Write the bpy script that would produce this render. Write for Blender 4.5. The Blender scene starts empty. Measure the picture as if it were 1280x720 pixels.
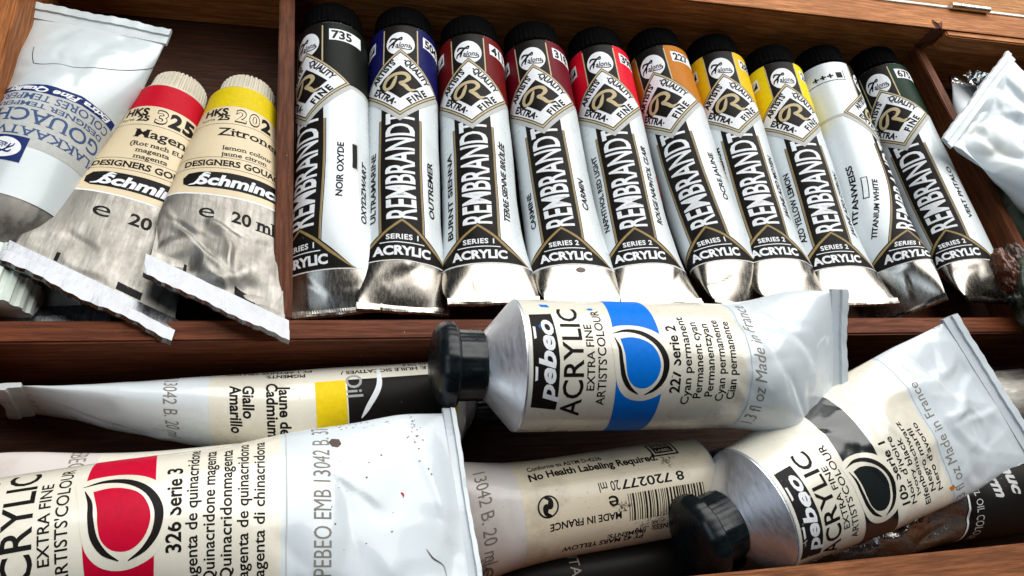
import bpy, math, random
import numpy as np
from mathutils import Vector, Matrix
from mathutils.geometry import tessellate_polygon

random.seed(4)
S = bpy.context.scene
COL = S.collection
MM = 0.001

# ------------------------------------------------------------------ camera
cam = bpy.data.cameras.new('camera')
cam_o = bpy.data.objects.new('camera', cam)
COL.objects.link(cam_o)
cam.sensor_width = 36
cam.lens = 27.8
cam.clip_start = 0.01
cam.clip_end = 20
cam_o.matrix_world = Matrix((
    (0.96428304, -0.00670013 * 1, -0.26478923, 0.0),
    (-0.12578022, 0.86819234, -0.48002229, 0.0),
    (0.23310419, 0.4961826, 0.8363404, 0.210),
    (0, 0, 0, 1)))
S.camera = cam_o

# ------------------------------------------------------------------ world and window light
W = bpy.data.worlds.new('World')
S.world = W
W.use_nodes = True
nt = W.node_tree
nt.nodes.clear()
wo = nt.nodes.new('ShaderNodeOutputWorld')
bg = nt.nodes.new('ShaderNodeBackground')
tc = nt.nodes.new('ShaderNodeTexCoord')
sp = nt.nodes.new('ShaderNodeSeparateXYZ')
rp = nt.nodes.new('ShaderNodeValToRGB')
nt.links.new(tc.outputs['Generated'], sp.inputs[0])
nt.links.new(sp.outputs['Y'], rp.inputs[0])
e = rp.color_ramp.elements
e[0].position = 0.0
e[0].color = (0.030, 0.018, 0.012, 1)
e[1].position = 0.55
e[1].color = (0.26, 0.30, 0.34, 1)
nt.links.new(rp.outputs[0], bg.inputs[0])
bg.inputs[1].default_value = 0.07
nt.links.new(bg.outputs[0], wo.inputs[0])


def area(name, loc, target, sx, sy, power, color):
    l = bpy.data.lights.new(name, 'AREA')
    l.shape = 'RECTANGLE'
    l.size = sx
    l.size_y = sy
    l.energy = power
    l.color = color
    o = bpy.data.objects.new(name, l)
    COL.objects.link(o)
    o.location = loc
    o.rotation_euler = (Vector(target) - Vector(loc)).to_track_quat('-Z', 'Y').to_euler()
    return o


area('window_light', (0.62, 1.02, 1.18), (0.12, 0.12, 0), 2.1, 1.8, 63, (1.0, 0.985, 0.96))

area('blue_window_light', (-1.0, -0.15, 1.1), (0.1, 0.08, 0), 0.8, 0.7, 5.2, (0.72, 0.85, 1.0))

S.view_settings.view_transform = 'Standard'
S.view_settings.look = 'None'
S.view_settings.exposure = 0.0
S.view_settings.gamma = 1
S.render.film_transparent = False

# ------------------------------------------------------------------ materials
MATS = {}


def principled(name):
    m = bpy.data.materials.new(name)
    m.use_nodes = True
    n = m.node_tree
    b = n.nodes['Principled BSDF']
    return m, n, b


def nd(n, t, **kw):
    x = n.nodes.new(t)
    for k, v in kw.items():
        if k in x.inputs.keys():
            x.inputs[k].default_value = v
        else:
            setattr(x, k, v)
    return x


def noise(n, scale, detail=4, rough=0.55, vec=None, dist=0.0):
    x = nd(n, 'ShaderNodeTexNoise', Scale=scale, Detail=detail, Roughness=rough, Distortion=dist)
    if vec is None:
        t = nd(n, 'ShaderNodeTexCoord')
        vec = t.outputs['Object']
    n.links.new(vec, x.inputs['Vector'])
    return x.outputs['Fac']


def ramp(n, fac, stops):
    r = nd(n, 'ShaderNodeValToRGB')
    el = r.color_ramp.elements
    while len(el) < len(stops):
        el.new(0.5)
    for i, (p, c) in enumerate(stops):
        el[i].position = p
        if not isinstance(c, (tuple, list)):
            c = (c, c, c)
        el[i].color = (*c[:3], 1)
    n.links.new(fac, r.inputs[0])
    return r.outputs[0]


def mixc(n, fac, a, b, mode='MIX'):
    x = nd(n, 'ShaderNodeMix', data_type='RGBA', blend_type=mode)
    for sock, v in ((x.inputs[0], fac), (x.inputs[6], a), (x.inputs[7], b)):
        if isinstance(v, (int, float)):
            sock.default_value = v
        elif isinstance(v, (tuple, list)):
            sock.default_value = (*v[:3], 1)
        else:
            n.links.new(v, sock)
    return x.outputs[2]


def bump(n, b, h, strength=0.3, dist=0.0005):
    x = nd(n, 'ShaderNodeBump', Strength=strength, Distance=dist)
    n.links.new(h, x.inputs['Height'])
    n.links.new(x.outputs[0], b.inputs['Normal'])


def lacquer(name, col, dirt=(0.35, 0.30, 0.22), dirtiness=0.35, rough=0.28, coat=0.5, bscale=110, bstr=0.12):
    m, n, b = principled(name)
    f = noise(n, 60, 6, 0.7)
    f2 = noise(n, 900, 3, 0.6)
    d = ramp(n, f, [(0.50, 0.0), (0.78, dirtiness)])
    sp_ = ramp(n, f2, [(0.70, 0.0), (0.76, dirtiness * 1.2)])
    c = mixc(n, d, col, dirt)
    c = mixc(n, sp_, c, (0.10, 0.08, 0.06))
    n.links.new(c, b.inputs['Base Color'])
    n.links.new(ramp(n, noise(n, 140, 4), [(0.3, rough * 0.8), (0.75, rough * 1.35)]), b.inputs['Roughness'])
    b.inputs['Coat Weight'].default_value = coat
    b.inputs['Coat Roughness'].default_value = 0.12
    bump(n, b, noise(n, bscale, 3), bstr, 0.0006)
    MATS[name] = m
    return m


def ink(name, col, rough=0.42, coat=0.0, metal=0.0, wear=0.0):
    m, n, b = principled(name)
    f = noise(n, 700, 4, 0.7)
    dark = tuple(x * 0.72 for x in col)
    c = mixc(n, f, dark, tuple(min(1, x * 1.12) for x in col))
    if wear:
        c = mixc(n, ramp(n, noise(n, 350, 5, 0.7), [(0.62 + (0.075 if wear < 0.5 else 0), 0.0), (0.66 + (0.075 if wear < 0.5 else 0), wear)]), c, (0.6, 0.58, 0.52))
    n.links.new(c, b.inputs['Base Color'])
    b.inputs['Roughness'].default_value = rough
    b.inputs['Metallic'].default_value = metal
    b.inputs['Specular IOR Level'].default_value = 0.5 if coat else 0.07
    b.inputs['Coat Weight'].default_value = coat
    b.inputs['Coat Roughness'].default_value = 0.12
    bump(n, b, noise(n, 110, 3), 0.10, 0.0006)
    MATS[name] = m
    return m


def metal(name, col, rough=0.22, bstr=0.35, bscale=90, dirt=0.0, stretch=(1, 1, 1), dirtcol=(0.12, 0.09, 0.06)):
    m, n, b = principled(name)
    t = nd(n, 'ShaderNodeTexCoord')
    mp = nd(n, 'ShaderNodeMapping')
    mp.inputs['Scale'].default_value = stretch
    n.links.new(t.outputs['Object'], mp.inputs[0])
    f = noise(n, 260, 5, 0.65, mp.outputs[0])
    c = mixc(n, f, tuple(x * 0.92 for x in col), tuple(min(1, x * 1.04) for x in col))
    if dirt:
        dd = ramp(n, noise(n, 75, 6, 0.75, None, 0.6), [(0.45, 0.0), (0.66, dirt)])
        c = mixc(n, dd, c, dirtcol)
        inv = ramp(n, noise(n, 75, 6, 0.75, None, 0.6), [(0.45, 1.0), (0.66, 1.0 - 0.75 * dirt)])
        n.links.new(inv, b.inputs['Metallic'])
    else:
        b.inputs['Metallic'].default_value = 1.0
    n.links.new(c, b.inputs['Base Color'])
    n.links.new(ramp(n, f, [(0.25, rough * 0.7), (0.8, rough * 1.5)]), b.inputs['Roughness'])
    bump(n, b, noise(n, bscale, 4, 0.6, mp.outputs[0]), bstr, 0.0008)
    MATS[name] = m
    return m


def wood(name, c0, c1, axis, rough=0.45, fleck=0.5):
    m, n, b = principled(name)
    t = nd(n, 'ShaderNodeTexCoord')
    mp = nd(n, 'ShaderNodeMapping')
    s = [1.0, 1.0, 1.0]
    s[axis] = 0.07
    mp.inputs['Scale'].default_value = s
    n.links.new(t.outputs['Object'], mp.inputs[0])
    f = noise(n, 150, 6, 0.65, mp.outputs[0], 0.7)
    g = noise(n, 900, 4, 0.7, mp.outputs[0])
    big = noise(n, 22, 4, 0.6)
    c = ramp(n, f, [(0.28, c0), (0.50, tuple((a + d) / 2 for a, d in zip(c0, c1))), (0.72, c1)])
    c = mixc(n, ramp(n, g, [(0.42, 0.75), (0.62, 0.0)]), c, tuple(x * 0.42 for x in c0))
    c = mixc(n, ramp(n, big, [(0.35, 0.45), (0.62, 0.0)]), c, tuple(x * 0.55 for x in c0))
    fl = ramp(n, noise(n, 420, 3, 0.8), [(0.72, 0.0), (0.755, fleck)])
    c = mixc(n, fl, c, (0.62, 0.42, 0.28))
    st = ramp(n, noise(n, 130, 5, 0.7, None, 0.8), [(0.66, 0.0), (0.69, 0.55 * min(1, fleck * 2))])
    c = mixc(n, st, c, (0.030, 0.016, 0.012))
    n.links.new(c, b.inputs['Base Color'])
    n.links.new(ramp(n, g, [(0.3, rough + 0.25), (0.7, rough)]), b.inputs['Roughness'])
    b.inputs['Specular IOR Level'].default_value = 0.15
    bump(n, b, g, 0.35, 0.0004)
    MATS[name] = m
    return m


def plastic(name, col, rough=0.35, dirt=0.25, dirtcol=(0.10, 0.10, 0.09), spec=0.5):
    m, n, b = principled(name)
    d = ramp(n, noise(n, 190, 6, 0.75), [(0.50, 0.0), (0.74, dirt)])
    c = mixc(n, d, col, dirtcol)
    n.links.new(c, b.inputs['Base Color'])
    n.links.new(ramp(n, noise(n, 260, 4), [(0.3, rough * 0.7), (0.7, rough * 1.4)]), b.inputs['Roughness'])
    b.inputs['Specular IOR Level'].default_value = spec
    bump(n, b, noise(n, 420, 4), 0.22, 0.0004)
    MATS[name] = m
    return m


lacquer('white_lacquer', (0.61, 0.66, 0.68), dirtiness=0.18, rough=0.30, coat=0.25)
lacquer('cool_white', (0.56, 0.62, 0.655), (0.42, 0.40, 0.36), 0.30, 0.34, 0.4, 85, 0.22)
MATS['cool_white'].node_tree.nodes['Principled BSDF'].inputs['Coat Roughness'].default_value = 0.05
lacquer('cream', (0.68, 0.65, 0.55), (0.40, 0.32, 0.20), 0.35, 0.27, 0.5, 90, 0.15)
lacquer('cream_dirty', (0.66, 0.58, 0.43), (0.16, 0.12, 0.08), 0.55, 0.38, 0.2, 90, 0.15)
lacquer('pink_white', (0.60, 0.56, 0.53), (0.25, 0.20, 0.16), 0.45, 0.35, 0.3, 90, 0.15)
lacquer('grey_cream', (0.40, 0.37, 0.29), (0.20, 0.16, 0.11), 0.6, 0.45, 0.15, 80, 0.3)
lacquer('kraft_cream', (0.62, 0.51, 0.33), (0.45, 0.33, 0.18), 0.3, 0.5, 0.0, 160, 0.1)
lacquer('gouache_white', (0.50, 0.555, 0.57), (0.36, 0.36, 0.32), 0.35, 0.34, 0.35, 60, 0.3)
lacquer('crumple_white', (0.60, 0.67, 0.70), (0.66, 0.58, 0.42), 0.6, 0.36, 0.35, 45, 0.35)
ink('black_ink', (0.010, 0.009, 0.008), wear=0.4)
ink('worn_black_ink', (0.016, 0.015, 0.015), wear=0.85)
ink('white_ink', (0.78, 0.80, 0.82))
ink('gold_ink', (0.30, 0.21, 0.085), 0.35)
ink('light_gold_ink', (0.50, 0.41, 0.24), 0.35)
ink('grey_ink', (0.33, 0.34, 0.33))
ink('pale_grey_ink', (0.47, 0.48, 0.46))
ink('dull_text_ink', (0.22, 0.20, 0.17))
ink('blue_ink', (0.003, 0.165, 0.66))
ink('crimson_ink', (0.50, 0.003, 0.028))
ink('slate_ink', (0.012, 0.015, 0.016), 0.18, 0.2)
ink('yellow_ink', (0.78, 0.56, 0.01))
ink('navy_ink', (0.010, 0.025, 0.13))
ink('navy_text_ink', (0.05, 0.09, 0.20))
ink('magenta_cap_ink', (0.50, 0.006, 0.020), 0.5)
ink('lemon_cap_ink', (0.66, 0.50, 0.01), 0.5)
ink('colour_black', (0.005, 0.007, 0.005))  # black, ultramarine, sienna, carmine and green carry the back wall's shadow in their colour
ink('colour_ultramarine', (0.007, 0.008, 0.085))
ink('colour_sienna', (0.13, 0.006, 0.006))
ink('colour_carmine', (0.13, 0.004, 0.013))
ink('colour_red', (0.66, 0.005, 0.022))
ink('colour_ochre', (0.46, 0.16, 0.012))
ink('colour_yellow', (0.75, 0.47, 0.01))
ink('colour_lemon', (0.80, 0.62, 0.01))
ink('colour_white', (0.66, 0.69, 0.72))
ink('colour_green', (0.003, 0.022, 0.011))  # darkened too, for the shadow under the back wall
metal('bright_metal', (0.36, 0.335, 0.295), 0.24, 0.04, 40, stretch=(1, 5, 5))
metal('shoulder_metal', (0.88, 0.90, 0.95), 0.40, 0.05, 400, stretch=(3, 0.5, 3))
MATS['shoulder_metal'].node_tree.nodes['Principled BSDF'].inputs['Metallic'].default_value = 0.85
metal('dull_metal', (0.27, 0.26, 0.235), 0.46, 0.5, 60, 0.7, stretch=(0.35, 2.2, 2.2), dirtcol=(0.20, 0.18, 0.15))
metal('crimp_metal', (0.20, 0.21, 0.225), 0.24, 0.14, 70, 0.15, stretch=(1, 3, 1))
metal('foil', (0.5, 0.5, 0.48), 0.15, 0.9, 130)
metal('brown_metal', (0.26, 0.255, 0.24), 0.20, 1.0, 190, 0.9, dirtcol=(0.05, 0.035, 0.02))
metal('steel', (0.80, 0.78, 0.72), 0.35, 0.2, 200, 0.12)
wood('wood_back', (0.42, 0.135, 0.030), (0.68, 0.27, 0.075), 0, fleck=0.05)
wood('wood_rim', (0.44, 0.155, 0.042), (0.66, 0.27, 0.09), 0, fleck=0.10)
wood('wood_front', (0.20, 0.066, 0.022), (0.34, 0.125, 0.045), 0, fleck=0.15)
wood('wood_dark_long', (0.11, 0.026, 0.008), (0.21, 0.058, 0.018), 0, fleck=0.55)
wood('wood_dark_deep', (0.10, 0.027, 0.008), (0.20, 0.060, 0.018), 1, fleck=0.5)
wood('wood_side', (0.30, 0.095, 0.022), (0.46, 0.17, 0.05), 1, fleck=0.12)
wood('wood_lid', (0.44, 0.18, 0.05), (0.66, 0.31, 0.10), 0, fleck=0.05)
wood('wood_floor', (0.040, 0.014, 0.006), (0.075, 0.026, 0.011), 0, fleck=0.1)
plastic('black_plastic', (0.012, 0.013, 0.015), 0.30, 0.25, (0.05, 0.06, 0.065))
plastic('blue_black_plastic', (0.003, 0.006, 0.008), 0.30, 0.35, (0.018, 0.025, 0.028), 0.35)
plastic('shaded_black_plastic', (0.0025, 0.0025, 0.0025), 0.7, 0.1, (0.006, 0.006, 0.006), 0.02)  # row caps: black made darker and duller to paint in the deep shade
plastic('beige_plastic', (0.50, 0.46, 0.36), 0.5, 0.35, (0.30, 0.26, 0.2))
plastic('mint_white_plastic', (0.60, 0.68, 0.62), 0.4, 0.25, (0.4, 0.4, 0.34))
plastic('rust_paint', (0.085, 0.022, 0.005), 0.3, 0.9, (0.02, 0.007, 0.003))
lacquer('pale_strip', (0.55, 0.52, 0.46), dirtiness=0.5)
plastic('dry_paint_dark', (0.045, 0.018, 0.008), 0.4, 0.4, (0.02, 0.01, 0.005))
m_, n_, b_ = principled('murky_glass')
c_ = ramp(n_, noise(n_, 90, 5, 0.7, None, 1.0), [(0.35, (0.008, 0.012, 0.010)), (0.52, (0.06, 0.075, 0.05)), (0.62, (0.16, 0.20, 0.22)), (0.75, (0.07, 0.03, 0.012))])
n_.links.new(c_, b_.inputs['Base Color'])
b_.inputs['Roughness'].default_value = 0.12
b_.inputs['Coat Weight'].default_value = 1.0
bump(n_, b_, noise(n_, 80, 4), 0.5, 0.001)
MATS['murky_glass'] = m_

# ------------------------------------------------------------------ object helpers


def link(name, me, mat=None, parent=None):
    o = bpy.data.objects.new(name, me)
    COL.objects.link(o)
    if mat is not None:
        me.materials.append(MATS[mat])
    if parent is not None:
        o.parent = parent
    return o


def tag(o, label=None, cat=None, group=None, kind=None):
    if label:
        o['label'] = label
    if cat:
        o['category'] = cat
    if group:
        o['group'] = group
    if kind:
        o['kind'] = kind
    return o


def mesh(name, V, F, smooth=True):
    me = bpy.data.meshes.new(name)
    me.from_pydata([tuple(v) for v in V], [], F)
    me.update()
    if smooth:
        me.polygons.foreach_set('use_smooth', [True] * len(me.polygons))
    return me


def boxmesh(name, x0, x1, y0, y1, z0, z1, bev=0.0006, mat=None, parent=None, wob=0.0):
    import bmesh
    bm = bmesh.new()
    bmesh.ops.create_cube(bm, size=1)
    for v in bm.verts:
        v.co = Vector(((x0 + x1) / 2 + v.co.x * (x1 - x0), (y0 + y1) / 2 + v.co.y * (y1 - y0), (z0 + z1) / 2 + v.co.z * (z1 - z0)))
    if bev:
        bmesh.ops.bevel(bm, geom=bm.edges[:], offset=bev, segments=2, affect='EDGES')
    me = bpy.data.meshes.new(name)
    bm.to_mesh(me)
    bm.free()
    me.polygons.foreach_set('use_smooth', [False] * len(me.polygons))
    return link(name, me, mat, parent)


def wobble(P, freq, seed, n=5):
    rs = np.random.RandomState(seed)
    out = np.zeros(P.shape[:-1])
    for i in range(n):
        k = rs.normal(size=3)
        k /= np.linalg.norm(k)
        fr = freq * (0.6 + 0.9 * rs.rand())
        out += np.sin(P @ k * fr * 6.283 + rs.rand() * 6.283 + 1.3 * np.sin((P @ rs.normal(size=3)) * fr * 3.0 + 1.7 * i))
    return out / n


def ridges(P, freq, seed, n=4):
    rs = np.random.RandomState(seed)
    out = np.zeros(P.shape[:-1])
    for i in range(n):
        k = rs.normal(size=3)
        k /= np.linalg.norm(k)
        fr = freq * (0.6 + 0.9 * rs.rand())
        ph = P @ k * fr * 6.283 + rs.rand() * 6.283 + 0.9 * np.sin((P @ rs.normal(size=3)) * fr * 2.2)
        out += 1 - 2 * np.abs(np.sin(ph * 0.5))
    return out / n


# ------------------------------------------------------------------ 2D print shapes (all in mm, x across the tube, y towards the cap)
TC = {}


def text_raw(s, shear=0.0, off=0.0, spacing=1.0, serif=False):
    key = (s, shear, off, spacing, serif)
    if key in TC:
        return TC[key]
    c = bpy.data.curves.new('lettering', 'FONT')
    c.body = s
    c.resolution_u = 3
    c.shear = shear
    c.offset = off
    c.space_character = spacing
    o = bpy.data.objects.new('lettering', c)
    COL.objects.link(o)
    dg = bpy.context.evaluated_depsgraph_get()
    me = bpy.data.meshes.new_from_object(o.evaluated_get(dg))
    me.calc_loop_triangles()
    V = np.array([v.co[:2] for v in me.vertices])
    T = V[np.array([t.vertices[:] for t in me.loop_triangles])] if len(me.loop_triangles) else np.zeros((0, 3, 2))
    if serif:
        ex = []
        cnt = {}
        for p in me.polygons:
            for k in p.edge_keys:
                cnt[k] = cnt.get(k, 0) + 1
        for (a, b), n in cnt.items():
            if n != 1:
                continue
            pa, pb = V[a], V[b]
            if abs(pa[1] - pb[1]) < 0.012 and 0.05 < abs(pa[0] - pb[0]) < 0.2:
                y = pa[1]
                if abs(y - off * -1) < 0.06 or abs(y - 0.69) < 0.06 or abs(y - 0.48) < 0.05 or y < -0.15:
                    x0, x1 = min(pa[0], pb[0]) - 0.075, max(pa[0], pb[0]) + 0.075
                    d = 0.06 if y < 0.3 else -0.06
                    q = np.array([[x0, y], [x1, y], [x1, y + d], [x0, y + d]])
                    ex += [q[[0, 1, 2]], q[[0, 2, 3]]]
        if ex:
            T = np.concatenate([T, np.array(ex)])
    bpy.data.objects.remove(o)
    bpy.data.meshes.remove(me)
    bpy.data.curves.remove(c)
    TC[key] = T
    return T


def rot2(T, deg):
    a = math.radians(deg)
    c, s = math.cos(a), math.sin(a)
    return T @ np.array([[c, s], [-s, c]])


def text(s, x, y, h, w=None, ang=0, shear=0.0, off=0.0, spacing=1.0, align='c', serif=False, xs=None):
    """cap height h, total width w, centred at x,y (in the middle of the cap height)"""
    T = text_raw(s, shear, off, spacing, serif)
    if len(T) == 0:
        return T
    k = h / 0.682
    x0, x1 = T[..., 0].min(), T[..., 0].max()
    sx = w / (x1 - x0) if w else k * (xs or 1.0)
    T = T.copy()
    ox = {'c': (x0 + x1) / 2, 'l': x0, 'r': x1}[align]
    T[..., 0] = (T[..., 0] - ox) * sx
    T[..., 1] = (T[..., 1] - 0.341) * k
    return rot2(T, ang) + np.array([x, y])


def poly(pts):
    pts = [Vector((p[0], p[1], 0)) for p in pts]
    tr = tessellate_polygon([pts])
    return np.array([[pts[i][:2] for i in t] for t in tr])


def rect(x0, x1, y0, y1):
    return poly([(x0, y0), (x1, y0), (x1, y1), (x0, y1)])


def ellipse(cx, cy, rx, ry, n=40):
    return poly([(cx + rx * math.cos(6.28318 * i / n), cy + ry * math.sin(6.28318 * i / n)) for i in range(n)])


def diamond(cx, cy, rx, ry):
    return poly([(cx - rx, cy), (cx, cy - ry), (cx + rx, cy), (cx, cy + ry)])


def catmull(pts, n=8):
    pts = [np.array(p, float) for p in pts]
    pts = [2 * pts[0] - pts[1]] + pts + [2 * pts[-1] - pts[-2]]
    out = []
    for i in range(1, len(pts) - 2):
        p0, p1, p2, p3 = pts[i - 1:i + 3]
        for k in range(n):
            t = k / n
            out.append(0.5 * ((2 * p1) + (-p0 + p2) * t + (2 * p0 - 5 * p1 + 4 * p2 - p3) * t * t + (-p0 + 3 * p1 - 3 * p2 + p3) * t ** 3))
    out.append(pts[-2])
    return out


def stroke(pts, n=8):
    """pts are x, y, width"""
    c = catmull(pts, n)
    L, Rr = [], []
    for i, p in enumerate(c):
        a = c[max(0, i - 1)]
        b = c[min(len(c) - 1, i + 1)]
        d = (b - a)[:2]
        d = d / (np.linalg.norm(d) + 1e-9)
        nn = np.array([-d[1], d[0]]) * max(p[2], 0.01) * 0.5
        L.append(p[:2] + nn)
        Rr.append(p[:2] - nn)
    T = []
    for i in range(len(c) - 1):
        T += [[L[i], Rr[i], Rr[i + 1]], [L[i], Rr[i + 1], L[i + 1]]]
    return np.array(T)


def line(x0, y0, x1, y1, w):
    return stroke([(x0, y0, w), (x1, y1, w)], 1)


def xf(T, cx, cy, sc, ang=0):
    return rot2(T * sc, ang) + np.array([cx, cy])


# ------------------------------------------------------------------ tube geometry
_fl = np.linspace(0, 1, 200)


def _perim_a(b):
    """half width a of a unit-perimeter-radius ellipse whose half height is b (b between 0 and 1)"""
    lo, hi = np.ones_like(b), np.full_like(b, 1.6)
    for _ in range(30):
        m = (lo + hi) / 2
        p = np.pi * (3 * (m + b) - np.sqrt((3 * m + b) * (m + 3 * b)))
        lo = np.where(p < 2 * np.pi, m, lo)
        hi = np.where(p < 2 * np.pi, hi, m)
    return (lo + hi) / 2


class Skin:
    """a sampled tube surface: P and N grids (rows along the tube, columns round it)"""
    pass


def unit(v):
    return v / np.linalg.norm(v)


def make_skin(A, E0, E1, r, p=1.7, w0=0.15, roll=0, amp=0.0, rid=0.0, seed=1, nu=96, step=1.0, ctrl=None, bend=0.0, dents=(), side0=None, lastb=0.45, uneven=0.25, flat=0.0, flaty=0.0, creases=None):
    """A shoulder centre, E0/E1 the two ends of the crimp (E1 on the +x side of the label), all in mm"""
    A, E0, E1 = [np.array(v, float) for v in (A, E0, E1)]
    B = (E0 + E1) / 2
    L = np.linalg.norm(B - A)
    ns = int(L / step)
    w = np.linspace(0, 1, ns + 1)
    C0 = A
    C1 = (A + B) / 2 if ctrl is None else np.array(ctrl, float)
    cen = ((1 - w) ** 2)[:, None] * C0 + (2 * w * (1 - w))[:, None] * C1 + (w ** 2)[:, None] * B
    tan = np.gradient(cen, axis=0)
    tan /= np.linalg.norm(tan, axis=1)[:, None]
    ax = unit(C1 - C0)
    d0 = unit(np.cross([0, 0, 1], ax)) if side0 is None else unit(np.array(side0, float))
    d1 = unit(E1 - E0)
    f = np.clip((w - w0) / (1 - w0), 0, 1)
    g = f * f * (3 - 2 * f)
    side = (1 - g)[:, None] * d0 + g[:, None] * d1
    side -= (side * tan).sum(1)[:, None] * tan
    side /= np.linalg.norm(side, axis=1)[:, None]
    # keep the crimp itself exactly along d1
    k = (g ** 4)[:, None]
    side = (1 - k) * side + k * d1
    side /= np.linalg.norm(side, axis=1)[:, None]
    up = np.cross(tan, side)
    up /= np.linalg.norm(up, axis=1)[:, None]
    fl = f ** p
    b = 1 - fl * (1 - 0.03)
    a = _perim_a(b)
    a_end = a[-1]
    Wd = np.linalg.norm(E1 - E0) / 2
    a = a * (1 + (Wd / (a_end * r) - 1) * fl)
    a *= r
    b = b * r
    b[-1] = max(b[-1], lastb)
    cen[:, 2] += (r - b) * flat
    cen[:, 1] += (r - b) * flaty
    nphi = 720
    ph = np.linspace(0, 2 * np.pi, nphi + 1)
    U = (np.arange(nu) / nu)
    P = np.zeros((ns + 1, nu, 3))
    for i in range(ns + 1):
        ex = a[i] * np.sin(ph)
        ez = b[i] * np.cos(ph)
        seg = np.hypot(np.diff(ex), np.diff(ez))
        cs = np.concatenate([[0], np.cumsum(seg)])
        q = np.interp(U * cs[-1], cs, ph)
        P[i] = cen[i] + np.outer(a[i] * np.sin(q), side[i]) + np.outer(b[i] * np.cos(q), up[i])
    K = Skin()
    K.L, K.ns, K.nu, K.r, K.roll = L, ns, nu, r, roll
    K.P = P
    K.w = w
    normals(K)
    env = np.clip((w - 0.04) / 0.3, 0, 1)[:, None]
    env2 = np.clip((w - 0.35) / 0.5, 0, 1)[:, None]
    fade = np.clip((1 - w) / 0.04, 0, 1)[:, None]
    d = amp * (uneven + (1 - uneven) * env) * wobble(P, 1 / 38.0, seed) * np.clip(w / 0.03, 0, 1)[:, None]
    d = d + rid * env2 * ridges(P, 1 / 26.0, seed + 7)
    d = d * fade
    for (ds, dt, rad, dep) in dents:
        sarr = (w * L)[:, None]
        tarr = (U * 2 * np.pi * r)[None, :]
        tt = dt + roll / 360 * 2 * np.pi * r
        dd = (tarr - tt + np.pi * r) % (2 * np.pi * r) - np.pi * r
        d = d - dep * np.exp(-(((sarr - ds) ** 2 + dd ** 2) / rad ** 2)) * fade
    if creases:
        # (count, amplitude, first s, last s, seed): sharp folds and soft dimples pressed into the skin
        n_c, am_c, s0, s1, sd = creases
        q = np.random.RandomState(sd)
        sa = (w * L)[:, None]
        ta = ((U * 2 * np.pi * r + np.pi * r) % (2 * np.pi * r) - np.pi * r)[None, :]
        tt0 = roll / 360 * 2 * np.pi * r
        for c_ in range(n_c):
            cs_, ct_ = q.uniform(s0, s1), q.uniform(-1.1, 1.1) * r
            an, ln = q.uniform(0, np.pi), q.uniform(0.35, 1.0) * r
            dsx, dtx = np.cos(an), np.sin(an)
            al = (sa - cs_) * dsx + (ta - ct_) * dtx
            ac = -(sa - cs_) * dtx + (ta - ct_) * dsx + 0.10 * r * np.sin(al / ln * 2.2 + c_)
            wd = q.uniform(1.6, 4.2) * (r / 18.0) ** 0.5
            tp = np.clip(1 - (al / ln) ** 2, 0, 1)
            sg = q.choice([-1.0, -1.0, 1.0])
            # a steep side and a gentle side, like a real fold
            prof = np.where(ac > 0, np.clip(1 - ac / wd, 0, 1), np.exp(ac / (wd * 2.2)))
            d = d + sg * am_c * q.uniform(0.4, 1.0) * prof * tp * fade
    K.P = P + K.N * d[..., None]
    normals(K)
    K.cen, K.side, K.up, K.tan = cen, side, up, tan
    K.a, K.b = a, b
    return K


def normals(K):
    P = K.P
    dv = np.gradient(P, axis=0)
    du = np.roll(P, -1, 1) - np.roll(P, 1, 1)
    N = np.cross(dv, du)
    N = N / (np.linalg.norm(N, axis=2)[..., None] + 1e-12)
    c = P.mean(1, keepdims=True)
    # outward
    if ((P - c) * N).sum() < 0:
        N = -N
    N[-1] = N[-2]
    K.N = N


def to_local(K, M):
    K.Minv = M


def skin_mesh(K, name, mat, parent, w0=0.0, w1=1.0, off=0.0, cap=True):
    i0, i1 = int(round(w0 * K.ns)), int(round(w1 * K.ns))
    P = (K.P + K.N * off)[i0:i1 + 1]
    n, m = P.shape[:2]
    V = loc(parent, P.reshape(-1, 3))
    F = []
    for i in range(n - 1):
        for j in range(m):
            j2 = (j + 1) % m
            F.append((i * m + j, i * m + j2, (i + 1) * m + j2, (i + 1) * m + j))
    me = mesh(name, V, F)
    return link(name, me, mat, parent)


def loc(parent, P):
    """world mm -> parent's local metres"""
    P = np.asarray(P, float) * MM
    Mi = np.array(parent['_m']).reshape(4, 4) if '_m' in parent.keys() else np.array(parent.matrix_world.inverted())
    return P @ Mi[:3, :3].T + Mi[:3, 3]


INV = {}


def thing(name, location, rz, label, cat, group=None):
    o = bpy.data.objects.new(name, None)
    o.empty_display_size = 0.01
    COL.objects.link(o)
    o.location = location
    o.rotation_euler = (0, 0, rz)
    M = Matrix.LocRotScale(Vector(location), Matrix.Rotation(rz, 3, 'Z'), None)
    INV[o.name] = np.array(M.inverted())
    tag(o, label, cat, group)
    return o


def loc(parent, P):
    Mi = INV[parent.name]
    P = np.asarray(P, float) * MM
    return P @ Mi[:3, :3].T + Mi[:3, 3]


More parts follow.
